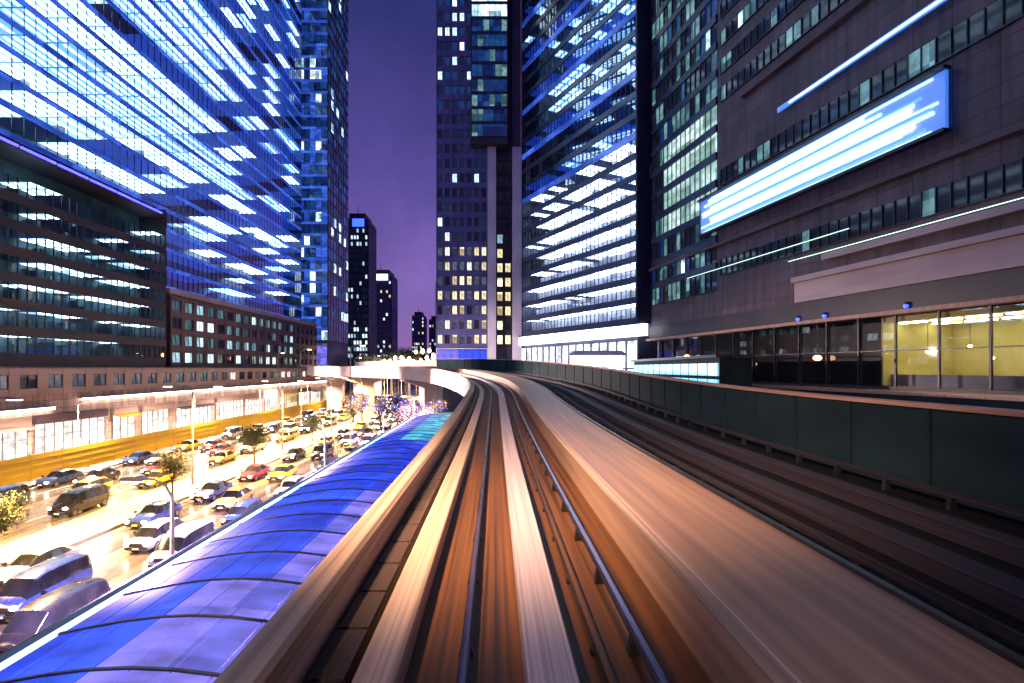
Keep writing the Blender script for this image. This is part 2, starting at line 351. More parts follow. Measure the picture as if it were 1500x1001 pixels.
def pier(s):
    mb = MB(); p, h = path(s); top = ZR+rise(s)-1.9
    cx = Vector(W(s, 4.8, 0)); d = Vector((math.cos(h), math.sin(h), 0)); f = Vector((-d.y, d.x, 0))
    def hx(a, b, c, z0, z1, a1=None):
        a1 = a1 or a
        q = lambda A, z: [tuple(Vector((cx.x, cx.y, z))+d*x+f*y) for x, y in ((-A, -c), (A, -c), (A, c), (-A, c))]
        mb.hexa(q(a, z0), q(a1, z1), "fascia_concrete")
    hx(2.0, 0, 1.1, 0.12, top-1.6); hx(2.0, 0, 1.12, top-1.6, top-.4, 6.2); hx(6.2, 0, 1.12, top-.4, top-.002); hx(2.6, 0, 1.6, -.1, .12)
    mb.build("pier", gw)
for s in (-10, 18, 46, 74, 102, 130, 158, 188, 216, 246): pier(s)
# pale patches painting windscreen reflections onto the walkway, not placed anywhere
def reflection_patch(pts, z, name):
    bm = MB(); top = [W(s, x, z) for s, x in pts]; bot = [W(s, x, z-.02) for s, x in pts]
    bm.face(top, "pale_reflection", [(p[0], p[1]) for p in top])
    n = len(pts)
    for i in range(n): bm.face([bot[i], bot[(i+1) % n], top[(i+1) % n], top[i]], "pale_reflection")
    return bm.build(name, gw)

# ------------------------------------------------------------------ ground, road
def struct(name, mb): return tag(mb.build(name), kind="structure")
mb = MB(); mb.face([(-1500, -300, -.15), (1500, -300, -.15), (1500, 3000, -.15), (-1500, 3000, -.15)], "ground_dark"); struct("ground", mb)
mb = MB(); mb.face([(-47, -30, -.02), (-13.4, -30, -.02), (-13.4, 420, -.02), (-47, 420, -.02)], "asphalt"); struct("road", mb)
mb = MB(); mb.box(-64, -47.3, -30, 420, -.14, .12, "paving"); mb.box(-13.1, 16, -30, 420, -.14, .115, "paving"); struct("pavement", mb)
mb = MB(); mb.box(-47.3, -47.0, -30, 420, -.14, .15, "kerb_stone"); mb.box(-13.4, -13.1, -30, 420, -.14, .15, "kerb_stone"); struct("kerb", mb)
mb = MB()
for x in (-43.7, -40.2, -36.7, -24.8, -21.3, -17.8):
    for i in range(-4, 50):
        mb.face([(x-.08, i*8, -.014), (x+.08, i*8, -.014), (x+.08, i*8+4.5, -.014), (x-.08, i*8+4.5, -.014)], "road_paint")
for x in (-46.6, -33.4, -28.1, -13.9):
    mb.face([(x-.08, -30, -.014), (x+.08, -30, -.014), (x+.08, 420, -.014), (x-.08, 420, -.014)], "road_paint")
struct("road_markings", mb)
mb = MB(); mb.box(-33, -28.5, -30, 420, -.1, .18, "kerb_stone"); struct("median_strip", mb)

# ------------------------------------------------------------------ buildings
def split_windows(items, parent, name="window"):
    """items: (distance, mesh, loc, rz, mat) -- the 100 nearest as parts, the rest as one part"""
    items.sort(key=lambda t: t[0])
    for d, me, loc, rz, mat in items[:100]: put(name, me, parent, loc, rz, mat)
    rest = items[100:]
    if rest:
        mb = MB()
        for d, me, loc, rz, mat in rest:
            M = Matrix.Translation(loc) @ Matrix.Rotation(rz, 4, 'Z')
            for p in me.polygons:
                pm = me.materials[p.material_index].name if p.material_index else mat
                mb.face([M @ me.vertices[i].co for i in p.vertices], pm, [tuple(me.uv_layers[0].data[k].uv) for k in p.loop_indices])
        tag(mb.build(name+"_rest" if False else name, parent), kind="stuff")
_wm = {}
def window_mesh(w_, h_):
    """pane with a slim frame, in the xz plane facing -y, pane is slot 0"""
    k = (round(w_, 2), round(h_, 2))
    if k in _wm: return _wm[k]
    mb = MB(); mb.m("win_white")
    mb.face([(-w_/2, -.04, 0), (w_/2, -.04, 0), (w_/2, -.04, h_), (-w_/2, -.04, h_)], "win_white", [(0, 0), (w_, 0), (w_, h_), (0, h_)])
    for a, b, c, d in ((-w_/2, w_/2, 0, .1), (-w_/2, w_/2, h_-.1, h_), (-w_/2, -w_/2+.1, .1, h_-.1), (w_/2-.1, w_/2, .1, h_-.1), (-.04, .04, .1, h_-.1)):
        mb.box(a, b, -.13, -.03, c, d, "dark_steel")
    me = mb.mesh("window"); _wm[k] = me; return me
def punched(fac, parent, a0, a1, z0, z1, nx, nz, ww, hh, pick, wall_mat, items, relief=.4):
    """grid facade: piers and spandrels stand proud of the wall plane, panes sit back between them"""
    mb = MB(); cw = (a1-a0)/nx; ch = (z1-z0)/nz
    for i in range(nx+1):
        c = a0+i*cw; hw = (cw-ww)/2
        fac.box(mb, max(a0, c-hw), min(a1, c+hw), z0, z1, 0.002, relief, wall_mat)
    for k in range(nz+1):
        c = z0+k*ch; hv = (ch-hh)/2
        fac.box(mb, a0, a1, max(z0, c-hv), min(z1, c+hv), 0.004, relief-.06, wall_mat)
    mb.build("facade_grid", parent)
    ang = math.atan2(fac.n.y, fac.n.x)+math.pi/2
    for i in range(nx):
        for k in range(nz):
            p = fac.P(a0+(i+.5)*cw, z0+(k+.5)*ch-hh/2, .02)
            m = pick(i, k, nx, nz)
            if m: items.append((math.dist(p, (0, 0, CZ)), window_mesh(ww, hh), p, ang, m))
def ribbons(fac, parent, a0, a1, levels, hh, pick, mull=1.6, b=.05, frame="dark_steel", spand=None, fh=4.0, proud=.3):
    """one ribbon window per storey, made of panes with mullions"""
    for k, z in enumerate(levels):
        mb = MB(); n = max(1, round((a1-a0)/mull)); st = (a1-a0)/n
        for i in range(n):
            fac.quad(mb, a0+i*st, a0+(i+1)*st, z, z+hh, b, pick(k, i, n))
            fac.box(mb, a0+i*st-.05, a0+i*st+.05, z, z+hh, b+.01, b+.16, frame)
        fac.box(mb, a0, a1, z-.1, z, b-.04, b+.2, frame)
        mb.build("window", parent)
        if spand:
            sb = MB(); fac.box(sb, a0-.05, a1+.05, z+hh+.002, z+fh-.105, -.02, proud, spand(k) if callable(spand) else spand); sb.build("spandrel", parent)

def footprint(mb, pts, z0, z1, mat):
    n = len(pts); A = sum(pts[i][0]*pts[(i+1) % n][1]-pts[(i+1) % n][0]*pts[i][1] for i in range(n))
    if A < 0: pts = pts[::-1]
    mb.face([(x, y, z1) for x, y in pts], mat); mb.face([(x, y, z0) for x, y in pts][::-1], mat)
    for i in range(n):
        a, b = pts[i], pts[(i+1) % n]; l = math.dist(a, b)
        mb.face([(a[0], a[1], z0), (b[0], b[1], z0), (b[0], b[1], z1), (a[0], a[1], z1)], mat, [(0, z0), (l, z0), (l, z1), (0, z1)])

def office_tower(name, label, fac, L0, L1, z0, z1, fh, depth, litfun, spandfun, room=7.0, zone=9.0, mull=2.2, parent=None, lampm=lambda k: ("ceiling_lit", "tube_cyan"), end="navy_wall", slab=.7, frame="spandrel_dark", inner="interior_wall", roof=True, ends=(1, 1)):
    """curtain wall tower with real rooms: slabs, ceilings with lamp rows, glass in front"""
    t = parent or thing(name, label, "tower", fac.P((L0+L1)/2, 0, -depth/2))
    inv = Matrix.Translation(Vector(t.location)).inverted()
    parts = []
    mb = MB(); fac.box(mb, L0, L1, z0, z1, -depth, -room, inner)
    if ends[0]: fac.box(mb, L0-.3, L0, z0, z1+1.5, -depth, .15, end)
    if ends[1]: fac.box(mb, L1, L1+.3, z0, z1+1.5, -depth, .15, end)
    parts.append(mb.build("wall", t))
    if roof: mb = MB(); fac.box(mb, L0, L1, z1, z1+2.2, -depth, .3, frame); parts.append(mb.build("roof", t))
    nf = int((z1-z0)/fh)
    for k in range(nf):
        zb = z0+k*fh; sp = slab+.25
        mb = MB(); fac.box(mb, L0+.001, L1-.001, zb+.02, zb+.4, -room+.002, -.05, "ceiling_off")
        fac.box(mb, L0+.001, L1-.001, zb-.25, zb+sp-.25, -.04, .22, spandfun(k)); parts.append(mb.build("floor_slab", t))
        mb = MB(); lb = MB(); nzn = int((L1-L0)/zone); zl = (L1-L0)/nzn; cz = zb+fh
        for i in range(nzn):
            lv = litfun(k, i, nf, nzn)
            a0 = L0+i*zl; a1 = a0+zl
            if lv <= 0:
                if (k*7+i*3) % 5 and spandfun(k) == "spandrel_blue": lb.face([fac.P(a0+.1, cz-.002, -room+.1), fac.P(a1-.1, cz-.002, -room+.1), fac.P(a1-.1, cz-.002, -.3), fac.P(a0+.1, cz-.002, -.3)][::(1 if not fac.right else -1)], "ceiling_blue_glow")
                continue
            lb.face([fac.P(a0+.1, cz-.002, -room+.1), fac.P(a1-.1, cz-.002, -room+.1), fac.P(a1-.1, cz-.002, -.3), fac.P(a0+.1, cz-.002, -.3)][::(1 if not fac.right else -1)], lampm(k)[0])
            rows = [q for q in ((-.9, -2.6, -4.3, -6.0) if lv > 1 else (-2.0, -4.6)) if q > -room+.5]
            for b in rows:
                fac.box(lb, a0+.5, a1-.5, cz-.12, cz-.03, b-.28, b+.28, lampm(k)[1])
            for _ in range(3):   # partitions and cupboards stand in the room
                aa = random.uniform(a0+.5, a1-2); fac.box(lb, aa, aa+random.uniform(.3, 2.4), zb+.41, zb+random.uniform(1.6, fh-.3), -room+.3, -room+random.uniform(.9, 3.5), inner)
        if lb.f: parts.append(lb.build("ceiling_light", t))
        n = max(1, round((L1-L0)/mull)); st = (L1-L0)/n
        fac.quad(mb, L0, L1, zb+sp-.25, zb+fh-.25, .06, "blue_glass" if litfun(k, -1, nf, nzn) == 0 else "curtain_glass")
        for i in range(n+1): fac.box(mb, L0+i*st-.06, L0+i*st+.06, zb+sp-.249, zb+fh-.251, .07, .2, frame)
        parts.append(mb.build("window", t))
    for p in parts: p.matrix_parent_inverse = inv
    return t
def finish(t):
    """keep children where they were built although the thing's base is elsewhere"""
    inv = Matrix.Translation(Vector(t.location)).inverted()
    for c in t.children:
        c.matrix_parent_inverse = inv

# --- tall glass tower, upper left
FL = Fac((-80, 78), (-80, 211), (0, 100))
rl = random.Random(5)
litL = {}
for k in range(60):
    for i in range(-1, 40):
        y = 78+i*8.9
        p = .97 if i < 7 else (.68 if i < 10 else .2)
        if k < 8: p = .45
        if k in (13, 19, 26): p *= .35
        litL[(k, i)] = 0 if rl.random() > p else (2 if rl.random() < .7 else 1)
    litL[(k, -1)] = 1 if rl.random() < .6 else 0
LT = office_tower("glass_tower", "huge blue glass tower with many brightly lit white office floors, upper left of the street", FL, 0, 133, 22, 205, 4.7, 40,
                  lambda k, i, a, b: litL[(k, i)], lambda k: "spandrel_blue", zone=8.9)
mb = MB(); FL.box(mb, -.3, 133.3, 0, 21.7, -40, .1, "lavender_stone"); o = mb.build("podium", LT); finish(LT)

# --- slimmer blue tower beyond it
t = thing("glass_tower", "slim deep blue glass tower standing just beyond the big lit tower", "tower", (-78, 232, 0))
mb = MB(); footprint(mb, [(-95, 216), (-70.5, 216), (-70.5, 246), (-95, 246)], 0, 205, "navy_wall"); mb.build("wall", t)
F1 = Fac((-88, 216), (-70.5, 216), (-80, 0)); F2 = Fac((-70.5, 216), (-70.5, 246), (0, 230))
r2 = random.Random(8)
def pk(k, i, n):
    x = r2.random()
    return "win_cyan" if x > .93 else ("win_white" if x > .90 else ("blue_dim" if x > .25 else "spandrel_blue"))
ribbons(F1, t, .2, 17.3, [24+5*k for k in range(36)], 3.9, pk, 2.4, spand="spandrel_blue", fh=5)
def pk2(k, i, n):
    x = r2.random(); return "win_cyan" if x > .93 else ("blue_dim" if x > .5 else "navy_dim")
ribbons(F2, t, .2, 29.5, [24+5*k for k in range(36)], 3.9, pk2, 3.5, spand="spandrel_dark", fh=5)
mb = MB(); F1.box(mb, .3, 17.2, 8, 22.5, .02, .4, "win_dull"); F1.box(mb, .3, 17.2, 10.5, 21.5, .41, .5, "roof_violet"); mb.build("lit_wall_glow", t)  # wall part glows by itself, standing for the blue light on it
finish(t)

# --- dark office block, left
t = thing("office_block", "dark mid-rise office block with scattered cyan lit windows, far left", "office building", (-75, 74, 0))
mb = MB(); footprint(mb, [(-65, 34), (-65, 101), (-88, 101), (-88, 34)], 0, 12.98, "dark_wall"); footprint(mb, [(-64.8, 34), (-64.8, 101), (-88, 101), (-88, 34)], 41.81, 42, "dark_wall"); footprint(mb, [(-65.6, 40), (-65.6, 99), (-80, 99), (-80, 40)], 42, 43.2, "dark_steel"); mb.build("wall", t)
FA = Fac((-65, 34), (-65, 101), (0, 60)); r3 = random.Random(3); lA = {}
for k in range(9):
    for i in range(-1, 40):
        p_ = .62 if (k in (1, 2, 3, 4, 5) and 12 < i) else .3
        lA[(k, i)] = 0 if r3.random() > p_ else r3.choice((1, 2, 2))
    lA[(k, -1)] = 1
office_tower("", "", FA, .3, 66.7, 13, 41.8, 3.6, 20, lambda k, i, a, b: lA[(k, i)], lambda k: "dark_wall", room=5, zone=2.8, mull=1.4, parent=t, end="dark_wall", slab=1.1, frame="dark_steel", inner="interior_teal", roof=False)
mb = MB()
for a in (30, 36, 42, 48, 54, 60): FA.box(mb, a, a+5.6, 42.1, 42.4, .05, .3, "led_blue")
mb.build("light_strip", t); finish(t)

# --- lower mauve block beside it
t = thing("office_block", "low mauve block with teal lit windows standing in front of the blue towers", "office building", (-75, 143, 0))
mb = MB(); footprint(mb, [(-65, 102), (-65, 186), (-86, 186), (-86, 102)], 0, 27, "mauve_panels"); footprint(mb, [(-64.6, 101.8), (-64.6, 186.4), (-86.4, 186.4), (-86.4, 101.8)], 27.002, 28, "mauve_pale"); mb.build("wall", t)
FB = Fac((-65, 102), (-65, 186), (0, 140)); its = []
def pickB(i, k, nx, nz):
    if i > nx-6: return "win_dark"
    x = r3.random(); return "win_cyan" if x < .22 else ("win_white" if x < .3 else ("win_teal" if x < .75 else "win_dark"))
punched(FB, t, 0, 84, 12.5, 26.5, 20, 4, 3.0, 2.2, pickB, "mauve_wall", its); split_windows(its, t); finish(t)

# --- long low row of lit shops
t = thing("shop_building", "long low peach building with glowing shopfronts and white light strips behind the yellow fence", "shop building", (-62, 120, 0))
mb = MB(); footprint(mb, [(-60, 40), (-60, 200), (-64.4, 200), (-64.4, 40)], 0, 12.2, "peach_panels"); mb.build("wall", t)
FS = Fac((-60, 40), (-60, 200), (0, 100))
a = 1.0; i = 0
while a < 152:
    wd = random.choice((5, 7, 9, 12)); mm = "shop_white" if i % 3 != 1 else random.choice(("shop_gold", "shop_white", "win_dull"))
    mb = MB(); n = max(2, round(wd/1.5)); st = wd/n
    FS.quad(mb, a, a+wd, .5, 4.6, .04, mm)
    for q in range(n+1): FS.box(mb, a+q*st-.05, a+q*st+.05, .5, 4.6, .05, .18, "grey_post")
    FS.box(mb, a-.1, a+wd+.1, .15, .5, .02, .25, "grey_post"); FS.box(mb, a-.1, a+wd+.1, 2.9, 3.0, .05, .2, "grey_post")
    mb.build("shopfront", t)
    mb = MB(); FS.box(mb, a-.2, a+wd+.2, 4.75, 5.9, .03, .5, random.choice(("glow_white", "strip_warm", "peach_wall", "sign_yellow", "mauve_wall")) if i % 2 else "peach_wall"); mb.build("shop_sign", t)
    if i % 2 == 0:
        mb = MB(); b0 = [FS.P(a, 4.68, .1), FS.P(a+wd, 4.68, .1), FS.P(a+wd, 4.3, 1.5), FS.P(a, 4.3, 1.5)]
        mb.hexa(b0, [(p[0], p[1], p[2]+.07) for p in b0], random.choice(("mauve_wall", "yellow_board", "peach_wall"))); mb.build("awning", t)
    a += wd+random.choice((1.0, 1.6, 2.4)); i += 1
its = []
punched(FS, t, 0, 158, 8.6, 12.0, 40, 1, 2.5, 1.8, lambda i, k, nx, nz: random.choice(("win_dull", "win_dark", "shop_white", "win_teal", "win_dull")), "peach_wall", its, .25); split_windows(its, t)
for a0, a1, z in ((34, 158, 7.4), (2, 29, 6.5)):
    mb = MB(); FS.box(mb, a0, a1, z, z+.32, .35, .75, "strip_warm"); FS.box(mb, a0-.1, a1+.1, z+.33, z+.5, .02, .8, "grey_post"); mb.build("light_strip", t)
finish(t)

# --- far towers in the gap
def far_tower(label, x0, x1, y, h, dp, wall, pick, nx, nz, ww, hh, group=None, crown=None):
    t = thing("apartment_tower", label, "tower", ((x0+x1)/2, y+dp/2, 0))
    mb = MB(); footprint(mb, [(x0, y), (x1, y), (x1, y+dp), (x0, y+dp)], 0, h, wall); mb.build("wall", t)
    mb = MB(); footprint(mb, [(x0+2, y+2), (x1-2, y+2), (x1-2, y+dp-2), (x0+2, y+dp-2)], h+.001, h+3.5, "dark_wall"); mb.tube(((x0+x1)/2, y+4, h+3.5), ((x0+x1)/2, y+4, h+10), .25, .08, "dark_steel"); mb.build("roof", t)
    its = []
    punched(Fac((x0, y), (x1, y), ((x0+x1)/2, 0)), t, 0, x1-x0, 6, h-1.5, nx, nz, ww, hh, pick, wall, its, .5)
    punched(Fac((x1, y), (x1, y+dp), (x1+50, y)), t, 0, dp, 6, h-1.5, max(2, nx//2), nz, ww, hh, pick, wall, its, .5)
    split_windows(its, t)
    if crown:
        mb = MB(); F = Fac((x0, y), (x1, y), ((x0+x1)/2, 0)); F.box(mb, (x1-x0)*.35, (x1-x0)*.85, h-5, h-.5, .55, 1.1, crown); mb.build("crown_light", t)
    finish(t); return t
rf = random.Random(21)
def pf1(i, k, nx, nz):
    x = rf.random(); d = .8 if k < 7 else (.75 if k in (nz-4, nz-3) else .12)
    return "win_cyan" if x < d*.6 else ("win_white" if x < d else "navy_dim")
def pf2(i, k, nx, nz):
    x = rf.random(); d = .45 if k < 9 else .2
    return "win_white" if x < d*.6 else ("win_yellow" if x < d else "win_dark")
far_tower("dark navy tower with a bright blue light on its top beside the sky gap", -88, -74.5, 300, 100, 20, "navy_wall", pf1, 8, 24, 1.2, 2.4, crown="sign_blue")
far_tower("purple apartment tower with warm lit windows and lit crown, right of the navy tower", -99, -81, 400, 86, 24, "purple_wall", pf2, 8, 22, 1.5, 2.2, crown="glow_white")
far_tower("small distant purple tower with few lit windows behind the dark trees", -81, -69.5, 500, 64, 20, "purple_wall", pf2, 6, 16, 1.3, 2.2)
far_tower("lowest distant tower touching the right hand facade", -67, -52, 520, 62, 20, "purple_wall", pf2, 6, 15, 1.5, 2.2)
far_tower("short dark tower with blue lit crown peeking out behind the lavender pilastered tower", -22, -13.5, 190, 44, 24, "navy_wall", pf1, 4, 10, 1.4, 2.4, crown="sign_blue")

# --- right tower R1
t = thing("office_tower", "tall dark blue office tower with lavender pilasters and rows of white lit floors", "tower", (10, 145, 0))
B0, B1 = (7.2, 140), (27.6, 99); FF = Fac(B0, B1, (0, 80))
mb = MB(); footprint(mb, [(-16, 140), (.3, 140), (.3, 142.5), (4.7, 142.5), (4.7, 140), B0, FF.P(0, 0, -6)[:2], FF.P(FF.L, 0, -6)[:2], (60, 110), (60, 180), (-16, 180)], 0, 150, "navy_wall"); mb.build("wall", t)
FR = Fac((-16, 140), (-2, 140), (-9, 0)); its = []; r4 = random.Random(17)
def pr1(i, k, nx, nz):
    x = r4.random()
    if k < 7: return "win_yellow" if x < (.62 if i < 4 else .5) else ("win_dull" if x < .85 else "win_dark")
    if k < 16: return "win_cyan" if x < .06 else ("navy_dim" if x < .6 else "win_dark")
    return "win_cyan" if x < .2 else ("win_white" if x < .25 else ("blue_dim" if x < .7 else "navy_dim"))
punched(FR, t, 0, 14, 18, 150, 7, 33, 1.35, 2.5, pr1, "purple_wall", its, .45)
FQ = Fac((.3, 142.5), (4.7, 142.5), (2, 0))
def pr2(i, k, nx, nz):
    x = r4.random(); return "win_yellow" if k < 7 and x < .8 else ("win_cyan" if x < .1 else "win_dark")
punched(FQ, t, 0, 4.4, 18, 70, 2, 13, 1.6, 2.6, pr2, "dark_wall", its, .3)
split_windows(its, t)
mb = MB(); mb.box(-1.99, .3, 138.6, 142, 0, 72, "lavender_stone"); mb.build("pilaster", t)
mb = MB(); mb.box(4.72, 7.2, 138.6, 142, 0, 72, "lavender_stone"); mb.build("pilaster", t)
mb = MB(); mb.box(-16, -2, 139.4, 139.99, 11, 17.5, "lavender_stone")
for i in range(12): mb.box(-15.6+i*1.15, -15.1+i*1.15, 139.2, 139.39, 11.5, 14.2, "lobby_white")
for i in range(7): mb.box(-15.8+i*1.95, -15.8+i*1.95+1.85, 139.25, 139.395, 14.35, 17.3, "roof_violet" if i < 3 else "roof_blue")  # glowing panels added for the blue-violet light on the podium
mb.build("podium", t)
mb = MB(); mb.box(-6.5, 3.4, 136.8, 141.9, 72.01, 152, "dark_wall"); mb.build("lift_shaft", t)
FG = Fac((-6.2, 136.8), (3.2, 136.8), (0, 0))
ribbons(FG, t, 0, 9.4, [74+4*k for k in range(19)], 3.2, lambda k, i, n: ("win_cyan" if r4.random() < .85 else "win_white") if k in (8, 9, 10, 11, 12, 15) else ("win_teal" if r4.random() < .25 else "blue_dim"), 1.5, spand="spandrel_dark")
lF = {}
for k in range(33):
    for i in range(-1, 30):
        p_ = (.93 if k < 7 else .6) if k < 9 else .13
        if k < 9 and i < 2: p_ = .3
        v_ = 0 if r4.random() > p_ else (2 if r4.random() < .6 else 1)
        if (k in (13, 14) and 3 < i < 8) or (k == 20 and 4 < i < 9) or (k in (16, 17) and 10 < i < 13): v_ = 2
        lF[(k, i)] = v_
    lF[(k, -1)] = 0 if k >= 9 else 1
office_tower("", "", FF, .9, FF.L-.35, 20.9, 149, 4.0, 5.9, lambda k, i, a, b: lF[(k, i)], lambda k: "navy_wall" if k < 9 else ("spandrel_blue" if k % 3 == 0 else "spandrel_dark"), room=5.8, zone=2.9, mull=1.45, parent=t, slab=1.0, frame="dark_steel", inner="interior_pale", lampm=lambda k: ("ceiling_white", "tube_white") if k < 9 else ("ceiling_lit", "tube_cyan"))
mb = MB(); FF.box(mb, 0, FF.L, 0, 18.19, -5.99, -.1, "navy_wall"); FF.box(mb, 0, .58, 18.3, 150, -5.99, .3, "lavender_stone"); mb.build("wall", t)
mb = MB(); FF.box(mb, .3, FF.L+3.2, 18.2, 20.4, .42, 1.2, "glow_white"); FF.box(mb, .2, FF.L+3.4, 20.41, 20.8, .0, 1.4, "navy_wall"); mb.build("light_band", t)
mb = MB(); n = 16
for i in range(n): FF.quad(mb, .3+i*(FF.L-.5)/n, .3+(i+1)*(FF.L-.5)/n, 6, 17.4, .06, "lobby_white"); FF.box(mb, .3+i*(FF.L-.5)/n-.09, .3+i*(FF.L-.5)/n+.09, 6, 17.4, .07, .4, "navy_wall")
FF.box(mb, .3, FF.L, 11.8, 12.1, .08, .35, "navy_wall"); mb.build("lobby", t)
finish(t)

# --- dark mauve building R2 on the right
D = Vector((-.193, 1, 0)).normalized()
Q0 = Vector((30, 98, 0))
def q2(tt): p = Vector((30+.193*tt, 98-tt, 0)); return (p.x, p.y)
FM = Fac(q2(0), q2(100), (0, 40)); KL = math.hypot(.193, 1)
def at(tt): return tt*KL     # along coordinate from t
t = thing("commercial_building", "dark mauve concrete building with pale stone ledges filling the right side", "building", (55, 55, 0))
mb = MB(); e1 = FM.P(0, 0, -.0); e2 = FM.P(at(100), 0, 0)
b1 = FM.P(at(100), 0, -50); b0 = FM.P(0, 0, -40)
footprint(mb, [e1[:2], e2[:2], b1[:2], b0[:2]], 18.2, 95, "mauve_panels")
mb.build("wall", t)
# lower storey behind glass: dark concourse
mb = MB(); f2 = [FM.P(0, 0, -9)[:2], FM.P(at(100), 0, -9)[:2], b1[:2], b0[:2]]; footprint(mb, f2, 0, 18.19, "dark_wall")
FM.box(mb, 0, at(100), 9.6, 10.2, -8.99, .2, "dark_wall"); mb.build("concourse_wall", t)
def ledge(z0, z1, b, mat, a0=0, a1=100, nm="ledge"): mb = MB(); FM.box(mb, at(a0), at(a1), z0, z1, .01, b, mat); mb.build(nm, t)
ledge(19.9, 22.3, .8, "mauve_pale", 36); ledge(22.31, 22.9, 1.3, "mauve_pale", 36); ledge(17.6, 19.89, .5, "dark_wall"); ledge(17.2, 17.59, 1.2, "cap_pink"); ledge(30.5, 31.0, .6, "mauve_wall"); ledge(24.2, 24.9, .9, "mauve_pale", 40)
ledge(50, 50.6, .7, "mauve_wall", 26)
r5 = random.Random(31)
def prT(k, i, n):
    x = r5.random(); f = i/n
    if .15 < f < .97 and k in (3, 4, 5, 6): return "win_mint"
    if k in (12, 13) and f > .5: return "win_mint"
    return "win_teal" if x < .3 else ("win_cyan" if x < .34 else ("blue_dim" if x < .42 else "win_dark"))
ribbons(FM, t, at(.4), at(20), [24+4.2*k for k in range(16)], 3.0, prT, 1.4, spand="spandrel_dark", fh=4.2)
def prD(k, i, n):
    x = r5.random(); f = i/n
    return "win_teal" if x < (.26 if f < .3 else .03) else ("win_cyan" if x < (.30 if f < .3 else .035) else "win_dark")
ribbons(FM, t, at(21), at(99), [52+4.2*k for k in range(9)], 2.2, prD, 1.3, b=.04)
ribbons(FM, t, at(21), at(99), [26, 39.5], 2.4, lambda k, i, n: "win_dark" if r5.random() < .95 else "win_teal", 1.3, b=.04)
# ground storey glazing
for i in range(25):
    mb = MB(); a0, a1 = at(4*i), at(4*i+4)
    FM.quad(mb, a0, a1, 10.2, 17.19, .0, "shop_glass"); FM.box(mb, a0-.08, a0+.08, 10.2, 17.19, .02, .25, "dark_steel"); FM.box(mb, a0, a1, 13.7, 13.82, .02, .2, "dark_steel"); mb.build("window", t)
# lit yellow room behind the glass
mb = MB(); FM.box(mb, at(46.5), at(100), 10.3, 17.1, -8.98, -8.7, "interior_yellow"); FM.box(mb, at(46.3), at(46.5), 10.3, 17.1, -8.7, -.1, "interior_yellow"); FM.box(mb, at(46.5), at(100), 16.6, 17.1, -8.69, -.3, "interior_yellow")

FM.box(mb, at(46.5), at(100), 10.21, 10.29, -8.7, -.3, "walkway_tan"); FM.box(mb, at(46.5), at(100), 10.3, 11.4, -1.2, -1.0, "interior_wall")
mb.build("lit_room", t)
mb = MB()
for a in range(47, 100, 3): FM.box(mb, at(a), at(a)+2.4, 16.45, 16.58, -2.0, -1.4, "strip_room"); FM.box(mb, at(a), at(a)+2.4, 16.45, 16.58, -6.0, -5.4, "strip_room")
mb.build("ceiling_light", t)
finish(t)
# lower podium of R2 in front, teal
t2 = thing("terrace_wall", "dark teal terrace wall below the yellow lit room", "wall", (40, 50, 0))
mb = MB(); FM.box(mb, 0, at(100), 0, 9.59, .02, 3.0, "teal_wall"); mb.build("wall", t2)
mb = MB(); FM.box(mb, 0, at(100), 9.6, 9.9, .25, 3.2, "cap_pink"); mb.build("coping", t2); finish(t2)

# LED panel on its facade
t = thing("illuminated_sign", "large ice blue and white illuminated panel of long bars on the dark right hand facade", "illuminated sign", FM.P(at(35), 33, .3))
mb = MB(); FM.box(mb, at(17), at(53), 33.0, 38.2, .45, .8, "panel_blue"); mb.build("panel", t)
mb = MB(); FM.box(mb, at(16.8), at(53.2), 32.7, 32.99, .4, 1.3, "dark_steel"); FM.box(mb, at(16.8), at(53.2), 38.21, 38.5, .4, 1.3, "dark_steel")
for a in (20, 28, 36, 44, 51): FM.box(mb, at(a)-.15, at(a)+.15, 33.5, 37.5, 0.0, .44, "dark_steel")
mb.build("frame", t)
rb = random.Random(4)
for k in range(13):
    z = 33.1+k*.39; mb = MB(); FM.box(mb, at(17.2+rb.random()*3), at(52.8-rb.random()*(9 if k > 8 or k < 3 else 3)), z, z+(.30 if k % 3 else .2), .81, 1.0+.1*(k % 2), ("panel_white", "panel_sky", "panel_white", "led_white")[k % 4]); mb.build("light_bar", t)
finish(t)
t = thing("light_strip", "thin slanting-looking blue neon strip high on the dark right hand facade", "neon light", FM.P(at(42), 44.5, .3))
mb = MB(); FM.box(mb, at(33), at(54), 44.4, 45.0, .4, .6, "panel_blue"); mb.build("backing", t)
mb = MB(); FM.box(mb, at(35), at(54), 44.6, 44.75, .61, .7, "led_cyan"); mb.build("tube", t)
mb = MB()
for a in (35, 41, 47, 53): FM.box(mb, at(a), at(a)+.2, 44.5, 44.9, .02, .39, "dark_steel")
mb.build("bracket", t); finish(t)
for a0, a1, z, lab in ((34.5, 70, 25.2, "long thin mint neon line above the pale stone ledges"), (12.5, 43, 27.0, "shorter thin mint neon line below the big blue panel")):
    t = thing("light_strip", lab, "neon light", FM.P(at(a0), z, .3))
    mb = MB(); FM.box(mb, at(a0), at(a1), z, z+.06, .3, .36, "led_mint"); mb.build("tube", t)
    mb = MB(); a = a0
    while a < a1: FM.box(mb, at(a), at(a)+.08, z-.03, z+.09, .02, .29, "dark_steel"); a += 4
    mb.build("bracket", t); finish(t)
